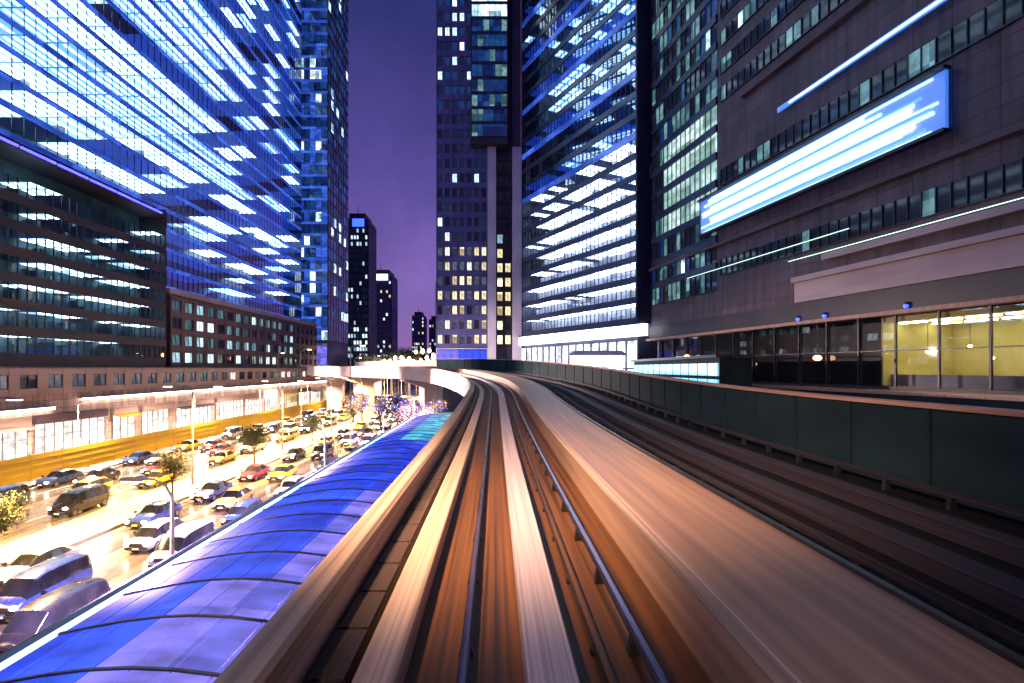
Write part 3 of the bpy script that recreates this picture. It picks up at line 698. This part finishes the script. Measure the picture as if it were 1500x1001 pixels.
# lanterns along the concourse
def lantern(a, z, b, mat, label, r=.45, drop=1.5):
    p = FM.P(at(a), z, b); t = thing("pendant_lamp", label, "lamp", p, 0, "lamps over the concourse")
    mb = MB(); mb.ball((0, 0, 0), r, mat, 12, 8, .7); mb.build("globe", t, True, True)
    mb = MB(); mb.tube((0, 0, r*.6), (0, 0, drop), .03, .03, "dark_steel", 6); mb.tube((0, 0, r*.55), (0, 0, r*.8), r*.5, r*.2, "dark_steel", 10); mb.build("stem", t)
lantern(13.5, 14.0, 1.0, "lamp_orange", "pale orange lamp just above the cyan lit bands", .4, 3.2)
lantern(20.5, 13.2, .9, "lamp_amber", "large amber lamp beyond the end of the cyan bands", .55, 4.0)
lantern(27, 12.6, .9, "lamp_orange", "small peach lamp right of the amber lamp", .35, 4.6)
lantern(39.5, 13.2, .9, "lamp_orange", "peach lamp between the amber lamp and the yellow room", .45, 4.0)
for a, z, b in ((49, 13.6, -2.4), (52.5, 14.0, -2.6), (54.5, 12.9, -2.2), (57, 13.6, -2.5)): lantern(a, z, b, "lamp_warm", "globe lamp hanging in the yellow lit room", .16, 16.6-z)
for a, z in ((36.5, 17.9), (40.3, 17.9), (49.5, 17.9)):
    p = FM.P(at(a), z, .75); t = thing("spot_lamp", "small blue spot lamp under the dark ledge", "lamp", p, 0, "blue spot lamps on the ledge")
    mb = MB(); mb.ball((0, 0, 0), .22, "sign_blue", 10, 6); mb.build("lens", t, True, True); mb = MB(); mb.box(-.12, .12, -.12, .12, .1, .4, "dark_steel"); mb.build("housing", t)

# --- pavilion with two cyan window bands
t = thing("glass_pavilion", "low dark pavilion with two long glowing cyan window bands beyond the right parapet", "pavilion", (27, 74, 0))
mb = MB(); footprint(mb, [(25, 57), (25, 92), (28.6, 92), (28.6, 57)], 0, 13.2, "teal_wall"); mb.build("wall", t)
FP = Fac((25, 57), (25, 92), (0, 70))
for z0, z1 in ((11.15, 12.6), (10.1, 10.75)):
    mb = MB(); FP.box(mb, .1, 34.9, z0, z1, .02, .1, "led_cyan" if False else "panel_cyan" if "panel_cyan" in MATS else "panel_sky")
    for i in range(13): FP.box(mb, .1+i*2.9-.04, .1+i*2.9+.04, z0, z1, .101, .16, "dark_steel")
    mb.build("window", t)
mb = MB(); mb.box(24.5, 28.8, 56.7, 92.3, 13.21, 13.55, "dark_steel"); mb.build("roof", t); finish(t)
# --- bright white entrance kiosk
t = thing("entrance_kiosk", "brilliant white glass entrance kiosk at the foot of the right hand tower", "kiosk", (19, 97, 0))
mb = MB(); mb.box(14.4, 23.8, 94.4, 99, 0, 10.2, "teal_wall"); mb.build("base", t)
mb = MB(); mb.box(14.6, 23.6, 94.6, 98.8, 10.21, 14.4, "glow_white")
for i in range(7): mb.box(14.6+i*1.5-.06, 14.6+i*1.5+.06, 94.45, 94.59, 10.21, 14.4, "grey_post")
mb.box(14.6, 23.6, 94.46, 94.58, 12.2, 12.3, "grey_post"); mb.build("glass_wall", t)
mb = MB(); mb.hexa([(13.9, 93.6, 14.41), (24.4, 93.6, 14.41), (24.4, 99.4, 14.41), (13.9, 99.4, 14.41)], [(14.8, 94.4, 15.3), (23.4, 94.4, 15.3), (23.4, 98.8, 15.3), (14.8, 98.8, 15.3)], "lavender_stone"); mb.build("roof", t)
finish(t)

# ------------------------------------------------------------------ yellow fence
t = thing("hoarding_fence", "long bright yellow board fence along the far kerb of the street", "fence", (-49, 100, .12))
FY = Fac((-49, 26), (-49, 210), (0, 100))
for i in range(46):
    mb = MB(); a = i*4.0; FY.box(mb, a+.03, a+3.97, .25, 2.85, -.03, .03, "yellow_board")
    for z in (.9, 1.6, 2.3): FY.box(mb, a+.04, a+3.96, z, z+.08, .031, .06, "yellow_board")
    mb.build("panel", t)
for i in range(47):
    mb = MB(); a = i*4.0; FY.box(mb, a-.06, a+.06, .12, 2.95, -.16, -.04, "grey_post"); FY.box(mb, a-.05, a+.05, .12, .2, -.9, -.161, "grey_post"); mb.build("post", t)
finish(t)

# ------------------------------------------------------------------ blue lit canopy
t = thing("walkway_canopy", "long blue glowing translucent canopy over the footpath beside the viaduct", "canopy", (-8, 40, .12))
XA, XB = -11.4, -4.3
mb = MB()
def zc(x): return 5.0+.12*math.sin((x-XA)/(XB-XA)*math.pi)*4
XS = [XA+(XB-XA)*i/8 for i in range(9)]
rcn = random.Random(2)
k = 0; y = 4.0
while y < 74:
    pm = MB()
    for i in range(8):
        x0, x1 = XS[i], XS[i+1]
        mat = "roof_blue" if i < 5 else ("roof_violet" if y < 26 else "roof_blue")
        if y < 15 and 2 < i: mat = "roof_violet"
        if y > 44: mat = "roof_cyan" if i > 2 else "roof_blue"
        pm.hexa([(x0+.02, y+.04, zc(x0)), (x1-.02, y+.04, zc(x1)), (x1-.02, y+2.3, zc(x1)), (x0+.02, y+2.3, zc(x0))], [(x0+.02, y+.04, zc(x0)+.04), (x1-.02, y+.04, zc(x1)+.04), (x1-.02, y+2.3, zc(x1)+.04), (x0+.02, y+2.3, zc(x0)+.04)], mat)
    pm.build("roof_panel", t)
    bm_ = MB()
    for i in range(8): 
        x0, x1 = XS[i], XS[i+1]
        bm_.hexa([(x0, y-.05, zc(x0)-.16), (x1, y-.05, zc(x1)-.16), (x1, y+.03, zc(x1)-.16), (x0, y+.03, zc(x0)-.16)], [(x0, y-.05, zc(x0)+.09), (x1, y-.05, zc(x1)+.09), (x1, y+.03, zc(x1)+.09), (x0, y+.03, zc(x0)+.09)], "dark_steel")
    bm_.build("rib", t)
    if k % 3 == 0:
        for x in (XA+.5, XB-.6):
            pb = MB(); pb.tube((x, y, .12), (x, y, zc(x)-.17), .1, .08, "dark_steel", 10); pb.tube((x, y, .12), (x, y, .2), .2, .2, "dark_steel", 10); pb.build("post", t)
    y += 2.35; k += 1
mb = MB(); mb.box(XA-.25, XA-.06, 4, 74, 4.9, 5.06, "led_eave"); mb.build("light_strip", t)
mb = MB(); mb.box(XA-.4, XA-.33, 4, 74, 4.78, 5.18, "dark_steel"); mb.box(XA-.33, XA+.0, 4, 74, 4.78, 4.89, "dark_steel"); mb.box(XB+.01, XB+.2, 4, 74, 4.85, 5.12, "dark_steel"); mb.build("gutter", t)
finish(t)

# ------------------------------------------------------------------ street lamps with real light
def lampdata(name, kind, power, col, **kw):
    d = bpy.data.lights.new(name, kind); d.energy = power; d.color = col
    for k, v in kw.items(): setattr(d, k, v)
    return d
D_WARM = lampdata("street_light", 'SPOT', 62000, (1, .55, .17), spot_size=R_(140), spot_blend=.9, shadow_soft_size=.25)
D_PINK = lampdata("street_light", 'SPOT', 34000, (1, .68, .52), spot_size=R_(168), spot_blend=.4, shadow_soft_size=.25)
D_VIO = lampdata("violet_light", 'SPOT', 52000, (.82, .5, 1), spot_size=R_(150), spot_blend=.6, shadow_soft_size=.25)
def lamp_proto(name, hgt, arm, label, group, light, lens="lamp_warm", double=False):
    t = thing(name, label, "street lamp", (0, 0, 0), 0, group)
    mb = MB(); mb.tube((0, 0, 0), (0, 0, .9), .16, .14, "grey_post", 12); mb.tube((0, 0, .9), (0, 0, hgt-.6), .1, .065, "grey_post", 12); mb.build("pole", t, True)
    for sgn in ((1, -1) if double else (1,)):
        mb = MB(); pts = [(0, 0, hgt-.7), (sgn*.25, 0, hgt-.2), (sgn*.7, 0, hgt+.05), (sgn*arm, 0, hgt+.1)]
        for a, b in zip(pts, pts[1:]): mb.tube(a, b, .055, .05, "grey_post", 8)
        mb.build("arm", t, True)
        mb = MB(); a0, a1 = sorted((sgn*(arm-.1), sgn*(arm+.8)))
        mb.hexa([(a0, -.17, hgt+.0), (a1, -.12, hgt+.0), (a1, .12, hgt+.0), (a0, .17, hgt+.0)], [(a0, -.1, hgt+.17), (a1, -.07, hgt+.12), (a1, .07, hgt+.12), (a0, .1, hgt+.17)], "grey_post")
        mb.hexa([(a0+.1, -.12, hgt-.05), (a1-.05, -.09, hgt-.05), (a1-.05, .09, hgt-.05), (a0+.1, .12, hgt-.05)], [(a0+.1, -.12, hgt-.001), (a1-.05, -.09, hgt-.001), (a1-.05, .09, hgt-.001), (a0+.1, .12, hgt-.001)], lens)
        mb.build("lamp_head", t)
        lo = bpy.data.objects.new("lamp_light", light); C.objects.link(lo); lo.parent = t; lo.location = (sgn*(arm+.35), 0, hgt-.12)
    return t
first = lamp_proto("street_lamp", 10, 2.2, "double armed street lamp on the median strip", "street lamps on the median", D_WARM, double=True)
first.location = (-30.7, 30, .18); first["label"] = "nearest double armed street lamp on the median strip"
for i, y in enumerate((52, 74, 96, 118, 142, 168, 200)): dup(first, (-30.7, y, .18), 0, ("second", "third", "fourth", "fifth", "sixth", "seventh", "eighth")[i]+" double armed street lamp along the median strip")
f2 = lamp_proto("street_lamp", 8, 1.6, "street lamp beside the yellow fence", "street lamps by the yellow fence", D_PINK, "lamp_white")
f2.location = (-50.5, 40, .12); f2["label"] = "nearest single armed street lamp behind the yellow fence"
for i, y in enumerate((62, 86, 110, 138)): dup(f2, (-50.5, y, .12), 0, ("second", "third", "fourth", "fifth")[i]+" single armed street lamp behind the yellow fence")
f3 = lamp_proto("street_lamp", 7.5, 1.2, "slim violet street lamp at the near kerb", "violet lamps at the near kerb", D_VIO, "lamp_white")
f3.location = (-12.6, 20, .115); f3.rotation_euler = (0, 0, math.pi); f3["label"] = "nearest slim street lamp by the outer edge of the blue canopy"
for i, y in enumerate((38, 58, 80)): dup(f3, (-12.6, y, .115), math.pi, ("second", "third", "fourth")[i]+" slim street lamp by the outer edge of the blue canopy")
# lamps added to light the track, out of view beside and behind the camera
D_TRK = lampdata("added_track_light", 'SPOT', 46000, (1, .60, .36), spot_size=R_(104), spot_blend=1, shadow_soft_size=.4)
f4 = lamp_proto("street_lamp", 19, 3.0, "tall lamp added beside the viaduct to light the track", "lamps added beside the viaduct, out of view", D_TRK)
f4.location = (-8.5, 5, .115); f4["label"] = "tall added lamp beside the left edge of the viaduct, out of view"
for ch in f4.children:
    if ch.type == 'LIGHT': ch.rotation_euler = (Vector((-1.0, 19, 9))-Vector((-8.5, 5, 0))-ch.location).to_track_quat('-Z', 'Y').to_euler()
g4 = dup(f4, (-8.5, -14, .115), 0, "tall added lamp beside the left edge of the viaduct, behind the camera")
for ch in g4.children:
    if ch.type == 'LIGHT': ch.rotation_euler = (Vector((-1.5, 2, 9))-Vector((-8.5, -14, 0))-ch.location).to_track_quat('-Z', 'Y').to_euler(); ch.data = ch.data.copy(); ch.data.energy = 9000
D_CRV = lampdata("curve_light", 'SPOT', 150000, (1, .70, .60), spot_size=R_(90), spot_blend=.8, shadow_soft_size=.3)
f5 = lamp_proto("street_lamp", 15.5, 1.5, "street lamp beyond the curve of the viaduct", "lamps along the viaduct curve", D_CRV)
spots = [(-22, 78), (-36, 95), (-50, 118), (-31, 140), (-46, 168), (-40, 205), (-33, 215), (-27, 225)]
nm = ("nearest tall orange lamp inside the viaduct curve", "second tall lamp inside the viaduct curve", "third tall lamp inside the viaduct curve, near the fence", "tall lamp on the far side of the viaduct bend", "tall lamp behind the far end of the viaduct", "left one of the far lamps below the distant trees", "middle one of the far lamps below the distant trees", "right one of the far lamps below the distant trees")
for i, (x, y) in enumerate(spots):
    if i == 0: f5.location = (x, y, 0); f5["label"] = nm[0]
    else: q = dup(f5, (x, y, 0), (0, -.3, -.6, 2.2, .5, 2, 3, 4)[i], nm[i])
    q = f5 if i == 0 else q
    if i < 3:   # floodlight heads turned to the side of the viaduct
        A = ((-8.5, 74, 8.5), (-24, 106, 9), (-38, 126, 10))[i]
        for ch in q.children:
            if ch.type == 'LIGHT':
                wp = Vector(q.location)+Matrix.Rotation(q.rotation_euler.z, 3, 'Z') @ ch.location
                ch.rotation_euler = (Matrix.Rotation(-q.rotation_euler.z, 3, 'Z') @ (Vector(A)-wp)).to_track_quat('-Z', 'Y').to_euler()

g = thing("street_lamp", "orange globe lamp", "street lamp", (-30, 190, 0), 0, "orange globe lamps at the street end")
mb = MB(); mb.tube((0, 0, 0), (0, 0, 15), .14, .08, "grey_post", 10); mb.tube((-1.2, 0, 14.6), (1.2, 0, 14.6), .05, .05, "grey_post", 6); mb.build("pole", g)
for x in (-1.2, 1.2):
    mb = MB(); mb.ball((x, 0, 15.0), .6, "lamp_glow", 12, 8); mb.build("globe", g, True, True)
gl_ = [(-33, 190, 1.05), (-27.5, 186, 1.2), (-24.5, 182, 1.22), (-26, 188, 1.0), (-37, 196, 1.08), (-22.5, 178, 1.05), (-41, 205, 1.0), (-45, 214, 1.02), (-19.5, 172, 1.1), (-30.5, 184, .98)]
gn = ["between the viaduct and the trees", "tallest, third from the right hand tower", "tall, second from the right hand tower", "shorter, behind the two tallest", "in the middle of the trees", "nearest the right hand tower", "second from the left", "leftmost of the row", "farthest right beside the lavender pilasters", "low, left of the tallest"]
for i, (x, y, k) in enumerate(gl_):
    q = g if i == 0 else dup(g, (0, 0, 0))
    q.location = (x, y, 0); q.scale = (1, 1, k); q["label"] = "twin orange globe lamp at the street end, "+gn[i]

# ------------------------------------------------------------------ cars
def loft(stations):
    """stations: (y, halfwidth, z bottom, z belt, roof halfwidth, z top)"""
    rings = []
    for y, w_, zb, zl, wr, zt in stations:
        h = [(w_*.82, zb), (w_*.97, zb+.12), (w_, zb+(zl-zb)*.55), (w_*.97, zl), (wr, max(zl+.001, zt-.07)), (wr*.8, max(zl+.002, zt)), (0, max(zl+.003, zt+.015))]
        rings.append([(x, y, z) for x, z in h]+[(-x, y, z) for x, z in h[-2::-1]])
    return rings
def car_mesh(kind):
    if kind == "sedan":
        st = [(-2.25, .70, .36, .62, .55, .66), (-2.18, .80, .24, .70, .66, .74), (-1.6, .87, .22, .80, .7, .86), (-1.0, .88, .22, .88, .66, .95), (-.35, .88, .22, .91, .58, 1.38), (.1, .88, .22, .92, .60, 1.45), (.9, .88, .22, .93, .6, 1.43), (1.3, .87, .22, .94, .58, 1.32), (1.75, .86, .22, .95, .66, 1.0), (2.12, .80, .28, .88, .66, .95), (2.22, .72, .4, .8, .6, .85)]
    elif kind == "van":
        st = [(-2.2, .72, .36, .75, .6, .85), (-2.1, .84, .25, .88, .72, 1.0), (-1.75, .88, .24, 1.0, .74, 1.15), (-1.1, .9, .24, 1.06, .72, 1.75), (-.5, .9, .24, 1.08, .72, 1.88), (1.0, .9, .24, 1.08, .72, 1.9), (2.0, .9, .24, 1.08, .70, 1.86), (2.25, .86, .3, 1.05, .66, 1.72), (2.3, .8, .42, 1.0, .6, 1.6)]
    else:
        st = [(-2.0, .72, .36, .66, .58, .72), (-1.92, .82, .24, .76, .66, .84), (-1.4, .86, .22, .86, .7, .95), (-.8, .87, .22, .93, .62, 1.38), (-.3, .87, .22, .95, .62, 1.52), (.8, .87, .22, .96, .62, 1.52), (1.5, .86, .22, .97, .6, 1.42), (1.85, .83, .28, .95, .6, 1.15), (1.95, .76, .4, .9, .55, 1.0)]
    rings = loft(st); n = len(rings[0]); body, gl = MB(), MB(); body.m("paint_white")
    for k in range(len(rings)-1):
        for i in range(n):
            j = (i+1) % n; q = [rings[k][i], rings[k+1][i], rings[k+1][j], rings[k][j]]
            cabin = st[k+1][5]-st[k+1][3] > .25 or st[k][5]-st[k][3] > .25
            slope = abs(st[k+1][5]-st[k][5]) > .2
            if cabin and ((i in (3, 8)) or (slope and i in (4, 5, 6, 7))): gl.face(q, "car_glass")
            else: body.face(q, "paint_white")
    body.face(rings[0][::-1], "paint_white"); body.face(rings[-1], "paint_white")
    wm = MB()
    wm.tube((-.1, 0, 0), (.1, 0, 0), .32, .32, "tyre", 18); rm = MB(); rm.tube((-.11, 0, 0), (.11, 0, 0), .2, .2, "rim_alloy", 14)
    yf, yr = st[2][0]+.25, st[-3][0]-.35
    hl = MB(); hl.ball((0, 0, 0), .19, "headlight", 10, 6, .6)
    tl = MB(); tl.box(-.14, .14, -.04, .04, -.07, .07, "taillight")
    bp = MB(); bp.box(-.72, .72, st[0][0]-.06, st[0][0]+.06, .34, .46, "dark_steel")
    bp2 = MB(); bp2.box(-.72, .72, st[-1][0]-.04, st[-1][0]+.06, .36, .48, "dark_steel")
    gr = MB(); gr.box(-.42, .42, st[1][0]-.16, st[1][0]+.05, st[1][3]-.2, st[1][3]-.04, "dark_steel")
    mi = MB(); mi.box(-.1, .1, -.06, .06, -.06, .07, "car_glass")
    plate = MB(); plate.box(-.2, .2, st[0][0]-.09, st[0][0]-.061, .36, .46, "road_paint")
    return dict(body=body.mesh("body", True, True), glass=gl.mesh("window", True, True), wheel=wm.mesh("tyre"), rim=rm.mesh("rim"), head=hl.mesh("headlight", True, True), tail=tl.mesh("taillight"), bp=bp.mesh("bumper"), bp2=bp2.mesh("bumper"), plate=plate.mesh("number_plate"), gr=gr.mesh("grille"), mi=mi.mesh("mirror"), ym=st[3][0]+.15, yf=yf, yr=yr, y0=st[1][0], y1=st[-1][0], zh=st[1][3]-.08)
KM = {k: car_mesh(k) for k in ("sedan", "van", "hatchback")}
def make_car(kind, paint, label, loc, rz):
    M = KM[kind]; t = thing("parked_car" if False else ("van" if kind == "van" else "car"), label, "van" if kind == "van" else "car", loc, rz, "vehicles on the street")
    put("body", M["body"], t, mat=paint); put("window", M["glass"], t)
    for sx in (-1, 1):
        for y in (M["yf"], M["yr"]):
            o = put("wheel", M["wheel"], t, (sx*.78, y, .32)); put("rim", M["rim"], o)
        put("headlight", M["head"], t, (sx*.62, M["y0"]-.04, M["zh"])); put("taillight", M["tail"], t, (sx*.62, M["y1"]-.01, M["zh"]+.15))
    put("grille", M["gr"], t); put("mirror", M["mi"], t, (.98, M["ym"], 1.0)); put("mirror", M["mi"], t, (-.98, M["ym"], 1.0)); put("bumper", M["bp"], t); put("bumper", M["bp2"], t); put("number_plate", M["plate"], t)
    return t
COL = {"paint_white": "white", "paint_silver": "silver", "paint_black": "black", "paint_gold": "gold", "paint_red": "dark red", "paint_blue": "dark blue", "paint_yellow": "yellow"}
LANES = [(-45.3, "lane next to the yellow fence"), (-41.9, "second lane from the yellow fence"), (-38.4, "third lane from the yellow fence"), (-35.0, "lane left of the median"), (-26.5, "lane right of the median"), (-23.0, "second lane right of the median"), (-19.5, "third lane right of the median"), (-15.7, "lane beside the blue canopy")]
ORD = ["nearest", "second", "third", "fourth", "fifth", "sixth", "seventh", "eighth", "ninth", "tenth", "eleventh", "twelfth", "thirteenth", "fourteenth"]
rc = random.Random(9)
for x, lname in LANES:
    y = 20+rc.uniform(0, 10)+max(0, (-x-28))*1.0; i = 0
    while y < 200 and i < 14:
        kind = rc.choice(("sedan", "sedan", "hatchback", "van")); p = rc.choice(list(COL)+["paint_black", "paint_gold", "paint_blue", "paint_yellow"])
        if kind == "van": p = rc.choice(("paint_white", "paint_silver", "paint_black", "paint_blue"))
        make_car(kind, p, f"{COL[p]} {kind} with headlights on, {ORD[i]} vehicle in the {lname}", (x+rc.uniform(-.2, .2), y, -.02), 0)
        y += rc.uniform(6.8, 12)+i*.35; i += 1

# ------------------------------------------------------------------ trees
def tree_mesh(seed, hgt, cr_, leaf, n=1500):
    r = random.Random(seed); tb = MB()
    th = hgt*.38; tb.tube((0, 0, 0), (.05, .03, th), .24*hgt/9, .15*hgt/9, "bark", 10, False)
    ends = []
    for i in range(8):
        a = i*2.4+r.random(); l = cr_*r.uniform(.5, .95); z1 = hgt*r.uniform(.55, .92)
        m = (math.cos(a)*l*.45, math.sin(a)*l*.45, th+(z1-th)*.55); e_ = (math.cos(a)*l, math.sin(a)*l, z1)
        tb.tube((.05, .03, th-.1), m, .1*hgt/9, .07*hgt/9, "bark", 6, False); tb.tube(m, e_, .07*hgt/9, .02, "bark", 5, False); ends += [e_, m]
        e2 = (m[0]+r.uniform(-1, 1)*cr_*.4, m[1]+r.uniform(-1, 1)*cr_*.4, m[2]+hgt*.16); tb.tube(m, e2, .04*hgt/9, .015, "bark", 5, False); ends.append(e2)
    ends.append((0, 0, hgt*.9))
    cb = MB()
    for _ in range(n):
        c = r.choice(ends); q = Vector((r.gauss(0, 1), r.gauss(0, 1), r.gauss(0, .8)))*cr_*.2
        p = Vector(c)+q; s_ = r.uniform(.10, .22)*hgt/9
        u = Vector((r.gauss(0, 1), r.gauss(0, 1), r.gauss(0, 1))).normalized(); v_ = u.orthogonal().normalized()
        cb.face([p-u*s_, p-v_*s_*.5, p+u*s_, p+v_*s_*.5], leaf)
    return tb.mesh("trunk", True), cb.mesh("crown"), ends
TV = [tree_mesh(3, 8, 2.6, "leaf_dark", 4200), tree_mesh(5, 7, 2.4, "leaf_bronze", 3000), tree_mesh(7, 18, 6.5, "leaf_dark", 3800)]
def tree(v, loc, label, group, sc=1, rz=0):
    t = thing("tree", label, "tree", loc, rz, group); t.scale = (sc, sc, sc); put("trunk", TV[v][0], t); put("crown", TV[v][1], t); return t
# tree with blue light strings
def string_mesh(v, seed, n):
    r = random.Random(seed); mb = MB()
    for _ in range(n):
        c = r.choice(TV[v][2]); p = (c[0]+r.gauss(0, .5), c[1]+r.gauss(0, .5), c[2]+r.gauss(0, .45)); s = .07
        mb.ball(p, s, "led_blue" if r.random() < .8 else "led_white", 5, 3)
    return mb.mesh("light_string")
SMESH = string_mesh(1, 4, 130)
for i, (x, y) in enumerate(((-9.5, 80), (-14, 84), (-17.5, 92), (-22, 98), (-27, 104), (-31, 112))):
    t = tree(1, (x, y, .1), ORD[i]+" bronze tree wrapped in blue fairy lights below the viaduct curve", "trees with blue fairy lights", random.uniform(.85, 1.1), random.uniform(0, 6)); put("light_string", SMESH, t)
for i, (x, y, s_) in enumerate(((-55, 222, 1.0), (-47, 232, 1.15), (-38, 226, 1.05), (-30, 236, .95), (-62, 246, 1.1), (-44, 250, 1.25))):
    tree(2, (x, y, 0), ("leftmost dark tree of the distant clump", "second dark tree of the distant clump", "tree in the middle of the distant clump", "dark tree nearest the right hand tower in the clump", "back tree of the distant clump on its left", "highest tree at the back of the distant clump")[i], "dark trees at the end of the street", s_, i*1.3)
for i, y in enumerate((24, 41, 57, 77, 100, 124, 150)):
    tree(0, (-29.6, y+6, .18), ORD[i]+" small green tree on the median strip", "small trees on the median", random.uniform(.5, .62), i*1.7)
